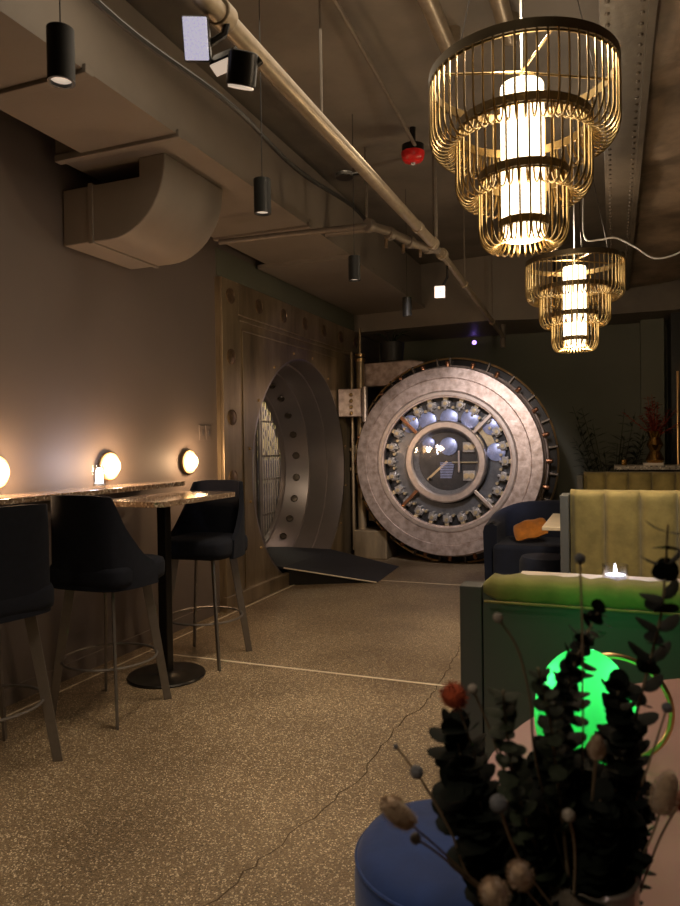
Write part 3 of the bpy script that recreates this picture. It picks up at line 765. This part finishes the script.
# switch plates
t=None
for dy,lb in ((0,'left of two small switch plates beside the vault surround'),(.09,'right of two small switch plates beside the vault surround')):
    t=thing('light_switch',lb,'switch',(WX,4.70+dy,1.455))
    MB().box((0,-.037,-.058),(.008,.037,.058)).build('plate','wall',t,smooth=False,bevel=.003); MB().box((.008,-.010,-.02),(.014,.010,.02)).build('toggle','leg',t,smooth=False)

# ================================================================ booth side
# near panel with bolster
t=thing('booth_divider','dark green booth divider panel with a velvet bolster on top','partition',(-.503,2.4,0))
MB().box((0,0,0),(.075,.09,.86)).build('end_post','greyp',t,smooth=False,bevel=.003)
MB().box((.079,.006,0),(2.4,.085,.84)).build('panel','green',t,smooth=False,bevel=.003)
b=MB(); L_=2.3; nu=80; pr=[]
for k in range(20):
    a=2*PI*k/20; c,s_=math.cos(a),math.sin(a); pr.append((.045+.075*math.copysign(abs(c)**.6,c),.855+.043*math.copysign(abs(s_)**.6,s_)))
vs=[];fs=[]
for i in range(nu+1):
    x=.08+L_*i/nu; q=min(1,i/5,(nu-i)/5); sc=math.sqrt(max(.0,1-(1-q)**2))*.35+.65
    if i in(0,nu): sc=.45
    dip=.006*math.exp(-((x-.52)/.012)**2)
    wr=.0025*math.sin(x*70)+.002*math.sin(x*131)
    for (y,z) in pr: vs.append((x,.045+(y-.045)*sc+wr,.855+(z-.855)*(sc-dip*10)+wr))
for i in range(nu):
    for k in range(20): fs.append((i*20+k,(i+1)*20+k,(i+1)*20+(k+1)%20,i*20+(k+1)%20))
fs.append(tuple(range(19,-1,-1))); fs.append(tuple(nu*20+k for k in range(20)))
b.add(vs,fs); bo=b.build('bolster','velvet_greenlit',t,ang=80)
MB().tube([(.09,-.030,.818),(2.38,-.030,.818)],.005,8).build('piping','velvet',bo)
# cream tables
def cream(loc,x1,y1,label):
    t=thing('booth_table',label,'table',loc)
    MB().box((0,0,.735),(x1,y1,.76)).build('tabletop','cream',t,smooth=False,bevel=.004)
    MB().tube([(x1/2,y1/2,.02),(x1/2,y1/2,.725)],.035,16).build('pole','blackm',t); MB().cyl(.25,0,.02,32,TR((x1/2,y1/2,0))).build('base','blackm',t)
cream((-.40,2.64,0),1.5,.66,'cream topped table just behind the green divider')
cream((-.47,5.0,0),1.3,.95,'cream topped table edge showing left of the mustard banquette')
tealight((.0,3.15,.761),.052,.072,'low clear glass tealight glowing white on the cream table',2.2,.13)
# banquettes
def banquette(X,Y,label,sw,ht=1.05):
    t=thing('velvet_banquette',label,'banquette',(X,Y,0),0,'channel tufted mustard banquettes')
    W=3.0
    b=MB(); nu=int(W/sw)*20
    def back(u,v):
        x=u*W; ph=(x%sw)/sw; dd=min(ph,1-ph)*sw; bul=.05*(1-math.exp(-dd/.011))*(.8+.2*math.sin(PI*ph))
        # outline runs up the front face, over the top, down the back
        if v<.6: z=.42+(ht-.05-.42)*(v/.6); y=0
        elif v<.9:
            a=(v-.6)/.3*PI; z=ht-.05+.05*math.sin(a); y=.06-.06*math.cos(a)
        else: z=ht-.05-(v-.9)/.1*.4; y=.12
        k=bul*(1 if v<.6 else max(0,math.cos((v-.6)/.3*PI*.5)) if v<.9 else 0)
        e=min(1,x/.03,(W-x)/.03); k*=e; 
        return (x,y-k+.045,z)
    b.grid(back,nu,24)
    b.build('backrest','velvet',t,ang=80)
    MB().box((0,-.42,.30),(W,.02,.47)).build('seat','velvet',t,smooth=False,bevel=.03)
    MB().box((0,-.38,0),(W,.15,.30)).build('plinth','greyp',t,smooth=False)
    MB().box((-.055,-.05,0),(-.005,.19,ht-.03)).build('end_panel','greyp',t,smooth=False,bevel=.003)
    return t
banquette(-.255,4.50,'mustard velvet channel back banquette nearest the camera',.2)
banquette(-.275,7.05,'mustard velvet banquette farther back, top visible over the near one',.2)
# console, plants, vase
t=thing('terrazzo_console','speckled stone console top behind the far banquette','console',(0,7.32,0))
MB().box((0,0,1.06),(1.0,.35,1.10)).build('console_top','console',t,smooth=False,bevel=.003); MB().box((.05,.05,0),(.95,.32,1.06)).build('console_body','black',t,smooth=False)
t=thing('flower_vase','gold mirrored vase on the stone console','vase',(.37,7.47,1.10))
MB().lathe([(0,0),(.06,0),(.085,.05),(.06,.11),(.045,.14),(.075,.2),(.05,.27),(.075,.33),(.07,.335),(.04,.27),(0,.27)],32).build('vase_body','goldv',t)
tag(MB().box((.26,7.36,1.10),(.44,7.44,1.125)).build('folded_card','paper',smooth=False,bevel=.003),'small white folded card at the foot of the gold vase','card')
t=thing('glass_tealight','tiny glass votive on the stone console left of the gold vase','candle',(.09,7.45,1.10))
MB().lathe([(0,0),(.025,0),(.028,.055),(.024,.055),(.022,.008),(0,.008)],20).build('glass_holder','goldv',t)
rr=random.Random(11)
def leafy(b,base,tip,n,ln,w,droop=0):
    base,tip=Vector(base),Vector(tip)
    pts=[base.lerp(tip,k/8)+Vector((0,0,-droop*(k/8)**2)) for k in range(9)]
    b.tube(pts,[.006-.0005*k for k in range(9)],5)
    for i in range(n):
        f=.25+.75*i/n; k=f*8; i0=min(7,int(k)); p=pts[i0].lerp(pts[i0+1],k-i0)
        dirv=(pts[i0+1]-pts[i0]).normalized()
        for sgn in (-1,1):
            side=dirv.cross(Vector((rr.uniform(-.3,.3),rr.uniform(-.3,.3),1))).normalized()*sgn
            d=(dirv*.6+side*.9+Vector((0,0,-.35))).normalized()*ln*rr.uniform(.7,1.1)*(1-.5*f)
            q=Vector((0,0,1)).cross(d).normalized()*w; up=Vector((0,0,.006))
            b.add([p,p+d*.5+q+up,p+d,p+d*.5-q+up],[(0,1,2,3)])
t=thing('palm_plant','dark drooping palm in front of the back wall, left of red foliage','plant',(-.02,8.35,0))
MB().lathe([(0,0),(.18,0),(.22,.4),(.2,.4),(.18,.36),(0,.36)],28).build('pot','pot',t)
b=MB()
for i in range(20):
    a=rr.uniform(0,2*PI); l=rr.uniform(.3,.55); z=rr.uniform(1.2,1.95)
    leafy(b,(0,0,.36),(l*math.cos(a),l*math.sin(a)*.7,z),11,.26,.012,.15)
b.build('fronds','leafp',t)
b=MB()
t=thing('red_foliage','spiky red and rust foliage arranged in the gold vase','foliage',(.37,7.47,1.37))
for i in range(17):
    a=rr.uniform(0,2*PI); l=rr.uniform(.04,.32); z=rr.uniform(.15,.42)
    leafy(b,(0,0,0),(l*math.cos(a),l*math.sin(a),z),8,.10,.012,.0)
b.build('sprays','redleaf',t)
# columns and gold strip at the right
struct(MB().box((.30,8.95,0),(.55,9.19,CZ)).build('trim_11','wallg',smooth=False))
struct(MB().box((.60,8.6,0),(1.3,9.19,CZ)).build('trim_12','black',smooth=False))
tag(MB().tube([(.66,8.58,1.0),(.66,8.58,2.1)],.012,8).build('brass_rail','brass'),'upright brass rail by the dark column, above the far banquette','rail')
t=thing('wall_light','slim warm vertical light at the right edge of the photo','lamp',(.72,8.58,2.0))
MB().tube([(0,0,-.55),(0,0,.45)],.016,10).build('tube','brass',t); MB().tube([(0,-.01,-.1),(0,-.01,.18)],.02,10).build('glow','opalrim',t)

# sofa (tub shaped) + ottoman + cushion
t=thing('tub_sofa','dark navy curved velvet sofa in front of the vault door','sofa',(-.67,6.6,0))
b=MB(); pts=[]; nu=40; outl=[]
for i in range(nu+1):
    a=math.radians(200-200*i/nu*1.0)
    outl.append((.42*math.copysign(abs(math.cos(a))**.7,math.cos(a)),.42*math.copysign(abs(math.sin(a))**.7,math.sin(a))))
outl=[(-.40,-.40)]+[(x,y) for x,y in outl if y>-.12]+[(.40,-.40)] 
n=len(outl); vs=[];fs=[]
for i,(x,y) in enumerate(outl):
    L2=math.hypot(x,y); ix,iy=x*(1-.13/L2),y*(1-.13/L2)
    f=i/(n-1); zt=.62+.16*math.sin(min(1,f*1.5)*PI/2)
    vs+=[(x,y,.06),(x*1.03,y*1.03,zt-.06),(x,y,zt-.01),((x+ix)/2,(y+iy)/2,zt+.01),(ix,iy,zt-.02),(ix,iy,.06)]
for i in range(n-1):
    for k in range(6): fs.append((i*6+k,(i+1)*6+k,(i+1)*6+(k+1)%6,i*6+(k+1)%6))
fs.append(tuple(range(5,-1,-1))); fs.append(tuple((n-1)*6+k for k in range(6)))
b.add(vs,fs); b.build('shell','navy',t,ang=80,bevel=.0)
MB().box((-.33,-.42,.10),(.33,.26,.45)).build('seat','navy',t,smooth=False,bevel=.04,seg=4)
MB().box((-.36,-.36,0),(.36,.3,.08)).build('base','black',t,smooth=False)
t=thing('ottoman','small navy velvet ottoman in front of the curved sofa','ottoman',(-.52,5.85,0))
MB().lathe([(0,0),(.20,0),(.21,.02),(.21,.38),(.19,.42),(.0,.43)],36).build('upholstery','navy',t)
b=MB()
def cush(u,v,sg=1):
    x=-1+2*u; y=-1+2*v; h=(max(0,(1-x**4))*max(0,(1-y**4)))**.5
    e=1-.07*(1-abs(x))*abs(y)
    return (x*.2*(1-.08*y*y),y*.16*(1-.1*x*x),sg*.055*h+.008*math.sin(x*6+y*3))
b.grid(lambda u,v:cush(u,v,1),16,16); b.grid(lambda u,v:cush(1-u,v,-1),16,16)
c=b.build('throw_cushion','orange',ang=80); tag(c,'ochre orange throw cushion lying on the navy sofa','cushion'); c.location=(-.70,6.42,.565); c.scale=(.75,.75,.75); c.rotation_euler=(.55,-.25,.1)
# blue pouf
t=thing('velvet_pouf','royal blue velvet round pouf beside the pink table','pouf',(-.345,1.53,.015))
MB().lathe([(0,0),(.205,0),(.215,.02),(.218,.375),(.214,.42),(.198,.447),(.165,.461),(.0,.468)],56).build('upholstery','blue',t,ang=80)
MB().tube([(.214*math.cos(2*PI*i/48),.214*math.sin(2*PI*i/48),.42) for i in range(49)],.004,6,cap=False).build('piping','blue',t)
# pink table
t=thing('pink_table','large round pink lacquered table in the foreground','table',(.565,1.28,0))
MB().lathe([(0,.72),(.77,.72),(.80,.728),(.80,.744),(.795,.75),(0,.75)],96).build('tabletop','pink',t)
MB().lathe([(0,0),(.3,0),(.3,.02),(.05,.04),(.045,.72)],40).build('pedestal','blackm',t)
# green lamp
t=thing('green_glass_lamp','glowing green egg shaped glass lamp on the pink table','lamp',(-.054,1.35,.751))
prof=[(.036,0.0),(.046,.006)]+[(.090*math.cos(a),.10+.125*math.sin(a)) for a in [math.radians(-58+148*k/18) for k in range(18)]]+[(0,.225)]
MB().lathe(prof,48).build('glass_shade','greeng',t,ang=80)
MB().lathe([(0,0),(.05,0),(.05,.008),(0,.01)],32).build('base','brass',t)
MB().ball((-.042,-.02,.160),.018,14).ball((.042,-.015,.165),.018,14).build('bulb','bulb',t)
MB().tube([(.050+.098*math.cos(2*PI*i/48),.05,.105+.098*math.sin(2*PI*i/48)) for i in range(49)],.0055,8,cap=False).build('brass_ring','brass',t)
light('green_halo_fill','SPOT',(-.02,2.02,.90),1.3,(.06,1,.25),.06,(.0,2.4,.80),125,1)  # added spot behind the lamp, imitates its halo on the panel
t=tag(MB().box((.0,0,0),(.22,.15,.03)).build('menu_box','paper',smooth=False,bevel=.002),'small white box with an orange edge at bottom right of the pink table','box')
t.location=(.19,.93,.751); t.rotation_euler=(0,0,-.1)
o=MB().box((-.001,-.001,.026),(.221,.151,.032)).build('orange_lid','orange',t,smooth=False)

# ================================================================ foreground bouquet
VB=Vector((-.03,.80,.751))
t=thing('glass_vase','smoked glass vase at the bottom edge holding the dark bouquet','vase',VB)
MB().lathe([(0,0),(.042,0),(.05,.01),(.052,.14),(.048,.142),(.046,.012),(0,.01)],36).build('vase_body','vase',t)
base=VB+Vector((0,0,.03))
def spline(P,n=6):
    P=[Vector(p) for p in P]; Q=[]
    for i in range(len(P)-1):
        a=[P[max(i-1,0)],P[i],P[i+1],P[min(i+2,len(P)-1)]]
        for k in range(n):
            s=k/n; Q.append(.5*((2*a[1])+(-a[0]+a[2])*s+(2*a[0]-5*a[1]+4*a[2]-a[3])*s*s+(-a[0]+3*a[1]-3*a[2]+a[3])*s**3))
    Q.append(P[-1]); return Q
er=random.Random(5)
def euc(path,label,lr,step,mt='leafd',start=.15,grow=.55):
    "path: list of (px,py,depth) from the tip down; the stem ends inside the vase"
    P=[at(*p) for p in path][::-1]
    j=Vector((er.uniform(-.02,.02),er.uniform(-.02,.02),0))
    P=[base+j]+P; Q=spline(P,8)
    t=thing('eucalyptus_stem',label,'eucalyptus',Q[0],0,'eucalyptus stems in the smoked vase')
    o=Q[0]; Q=[q-o for q in Q]; nq=len(Q)
    MB().tube(Q,[.0022-.0012*i/nq for i in range(nq)],6).build('stem','stem',t)
    L=[0]
    for i in range(1,nq): L.append(L[-1]+(Q[i]-Q[i-1]).length)
    tot=L[-1]; s=tot*start; b=MB(); k=0
    while s<tot:
        i=max(1,next((i for i in range(nq) if L[i]>=s),nq-1)); f=(s-L[i-1])/max(1e-6,L[i]-L[i-1]); p=Q[i-1].lerp(Q[i],f); d=(Q[i]-Q[i-1]).normalized()
        u=d.cross(Vector((1,0,0)) if abs(d.x)<.8 else Vector((0,1,0))).normalized(); w=d.cross(u)
        a0=k*PI/2+er.uniform(-.4,.4); sz=lr*(1-(1-grow)*(s/tot)**2)*er.uniform(.85,1.15)
        for h in (0,PI):
            a=a0+h; out=u*math.cos(a)+w*math.sin(a); tl=er.uniform(-.2,1.1)
            ax=(out*math.cos(tl)+d*math.sin(tl)).normalized(); sd=d.cross(out).normalized(); nn=ax.cross(sd)
            c=p+ax*(sz*.95); vs=[c]; m_=12
            for q in range(m_):
                an=2*PI*q/m_; rr2=sz*(1+.07*math.cos(an)); vs.append(c+ax*rr2*math.cos(an)+sd*sz*.95*math.sin(an)+nn*sz*.18*(math.cos(an)**2-.4+er.uniform(-.06,.06)))
            b.add(vs,[(0,1+q,1+(q+1)%m_) for q in range(m_)])
        s+=step*.72*(1-.25*s/tot); k+=1
    b.build('leaves',mt,t,ang=80)
euc([(455,722,.74),(463,770,.74),(478,830,.75),(505,890,.76)],'thick dark eucalyptus column at the left below the rust bloom',.025,.010)
euc([(470,745,.78),(485,800,.78),(510,860,.78)],'dark eucalyptus stem just right of the thick left column',.018,.012)
euc([(503,690,.66),(508,740,.67),(520,800,.70),(545,870,.74)],'slender pale eucalyptus sprig standing against the grey post',.0105,.017,'leafm',.3,.8)
euc([(598,612,.72),(578,655,.72),(565,700,.73),(558,760,.74),(565,840,.76)],'tall dark eucalyptus crossing the green lamp',.016,.011)
euc([(545,745,.76),(548,800,.76),(560,860,.77)],'dense dark eucalyptus below the left side of green lamp',.020,.011)
euc([(585,760,.74),(585,820,.75),(582,870,.76)],'dense dark eucalyptus in the middle of the bouquet',.020,.011)
euc([(618,690,.73),(620,750,.74),(612,810,.75),(600,870,.76)],'bushy dark eucalyptus right of the green lamp',.019,.010)
euc([(630,730,.76),(632,790,.77),(620,850,.77)],'dark eucalyptus filling the right flank of the bouquet',.016,.012)
euc([(668,525,.70),(665,575,.70),(660,620,.71),(645,680,.73),(625,760,.75),(605,850,.77)],'tallest eucalyptus reaching up along the right edge',.0125,.030,'leafd',.3,1.0)
euc([(538,668,.66),(550,720,.68),(560,800,.72)],'small pale eucalyptus tip left of the green lamp',.010,.018,'leafm',.45,.7)
euc([(520,790,.73),(530,840,.75),(550,880,.77)],'low dark eucalyptus between left column and middle',.019,.011)
euc([(640,850,.73),(622,880,.75)],'low eucalyptus leaning right at the bottom',.014,.012)
def flower(kind,path,r,label,mt,long=1.0,tw=1.0):
    P=[at(*p) for p in path][::-1]; Q=spline([base+Vector((er.uniform(-.02,.02),er.uniform(-.02,.02),0))]+P,8)
    t=thing(kind,label,'dried flower',Q[0]); o=Q[0]; tip=Q[-1]; d=(Q[-1]-Q[-2]).normalized()
    MB().tube([q-o for q in Q],.0012*tw,6).build('stem','stem',t)
    T=frame(tip-o,d); b=MB()
    if long>1.2:
        n=20;prof=[(0,-r*long*.95)]+[(r*math.sin(PI*k/n)**.75*(1.08-.35*k/n),-r*long*math.cos(PI*k/n)) for k in range(1,n)]+[(0,r*long)]
        b.lathe(prof,20,T@TR((0,0,r*long*.8)))
    else: b.ball((0,0,r*.8),r,16,T=T)
    hd=b.build('bloom',mt,t,ang=80)
    if mt in('bunny','rust'):
        f=MB(); nn=420 if long>1.2 else 260
        for k in range(nn):
            u=er.uniform(-1,1); an=er.uniform(0,2*PI)
            if long>1.2:
                rad=r*math.sqrt(max(0,1-u*u))*(1-.18*u); p=Vector((rad*math.cos(an),rad*math.sin(an),r*long*u+r*long*.8)); dr=Vector((math.cos(an),math.sin(an),.9+u)).normalized()
            else:
                rad=r*math.sqrt(max(0,1-u*u)); p=Vector((rad*math.cos(an),rad*math.sin(an),r*u+r*.8)); dr=Vector((math.cos(an)*rad/r,math.sin(an)*rad/r,u)).normalized()
            q=dr.orthogonal().normalized()*.0006; f.add([T@(p-q),T@(p+q),T@(p+dr*r*.38)],[(0,1,2)])
        f.build('fluff',mt,hd)
    return t
flower('bunny_tail',[(408,822,.66),(435,845,.68),(480,885,.72)],.0115,'large fluffy bunny tail in front of the blue pouf','bunny',1.9)
flower('bunny_tail',[(661,808,.70),(650,840,.72),(628,880,.75)],.0115,'fluffy bunny tail standing at the right edge above the box','bunny',2.3)
flower('bunny_tail',[(596,755,.66),(592,800,.70),(586,860,.75)],.0068,'narrow bunny tail in front of the green lamp','bunny',2.3)
flower('bunny_tail',[(521,878,.68),(530,895,.72)],.011,'bunny tail low in the bouquet next to the vase rim','bunny',1.9)
flower('bunny_tail',[(497,897,.66),(515,912,.70)],.012,'lowest bunny tail at the bottom edge of the bouquet','bunny',1.6)
flower('rust_bloom',[(457,704,.72),(470,740,.73),(500,830,.76)],.0125,'rust orange fluffy bloom above the thick left eucalyptus','rust')
flower('rust_bloom',[(678,806,.72),(655,850,.75)],.009,'dark red bloom at the right edge below a bunny tail','rust')
flower('globe_flower',[(419,776,.70),(450,830,.72),(480,890,.75)],.0068,'blue grey seed globe above the bunny tail by the pouf','globe')
flower('globe_flower',[(397,748,.72),(420,778,.73),(470,850,.75)],.0028,'tiny dark seed head left of the blue grey globe','globe')
flower('globe_flower',[(418,840,.67),(440,855,.69),(485,893,.73)],.0055,'greyish seed globe on the side of the pouf','globew')
flower('globe_flower',[(474,692,.68),(490,730,.70),(515,800,.73)],.0050,'small white seed globe in front of the grey post','globew')
flower('globe_flower',[(500,621,.66),(518,650,.67),(530,700,.69),(540,780,.73)],.0048,'glossy pale seed globe on a curved stem before the green panel','globew')
flower('globe_flower',[(580,563,.70),(582,620,.70),(583,720,.72),(583,830,.75)],.0055,'high blue grey seed globe near the glass tealight','globe')
flower('globe_flower',[(666,711,.70),(650,760,.72),(620,850,.76)],.0052,'dark seed globe at the right edge above a bunny tail','globe')
flower('globe_flower',[(497,738,.68),(510,790,.71),(530,850,.74)],.0058,'brown seed globe beside the pale eucalyptus sprig','globe')
flower('globe_flower',[(500,808,.66),(515,850,.69),(540,890,.73)],.0085,'large blue grey globe in the middle of the left stems','globe')
flower('globe_flower',[(569,818,.66),(575,860,.70)],.0062,'grey globe low between the central eucalyptus stems','globew')

euc([(480,800,.72),(492,850,.74),(520,900,.77)],'short dark eucalyptus in front of the thick left column',.020,.010)
euc([(560,720,.78),(570,780,.78),(575,860,.78)],'dark eucalyptus just behind the tall stem on the green lamp',.019,.011)
euc([(600,800,.70),(596,850,.73)],'low dark eucalyptus at the front of the bouquet middle',.019,.011)
euc([(535,770,.80),(545,830,.79)],'dark eucalyptus at the back of the bouquet near the pale sprig',.020,.011)
euc([(648,790,.78),(630,850,.78)],'dark spiky eucalyptus at the right rim of the bouquet',.017,.012)
euc([(606,740,.80),(600,800,.80)],'dark eucalyptus behind the right bush of the bouquet',.020,.011)
# ================================================================ light
w=bpy.data.worlds.new('world'); S.world=w; w.use_nodes=True
w.node_tree.nodes['Background'].inputs[0].default_value=(1,.82,.62,1); w.node_tree.nodes['Background'].inputs[1].default_value=.03
light('room_fill','AREA',(-.6,2.6,3.2),17,(1,.82,.6),2.2,(-.8,2.2,0))  # added overhead fill standing in for ambient bounce
light('floor_fill','SPOT',(-1.2,3.3,3.2),150,(1,.79,.54),.15,(-1.35,3.6,0),62,.9)  # added to brighten the floor, no fixture hangs here
light('door_spot','SPOT',(-.9,4.1,2.75),340,(1,.88,.86),.15,(-1.6,7.5,1.15),38,.6)
light('violet_spot','SPOT',(-1.95,5.0,2.5),6,(.75,.6,1),.03,(-2.9,6.2,2.25),40,.6)
light('tunnel_fill','SPOT',(-1.3,4.4,2.6),95,(1,.78,.55),.1,(-3.2,7.3,.9),40,.7)  # added to brighten the gate and tunnel, has no fixture
light('booth_spot','SPOT',(.25,3.4,2.9),120,(1,.84,.62),.12,(.2,4.6,.9),70,.8)
light('pink_spot','SPOT',(.6,1.0,2.9),18,(1,.74,.66),.15,(.4,1.5,.75),60,.8)
light('pouf_spot','SPOT',(-.6,.9,2.6),22,(.9,.85,1),.1,(-.35,1.55,.4),28,.7)
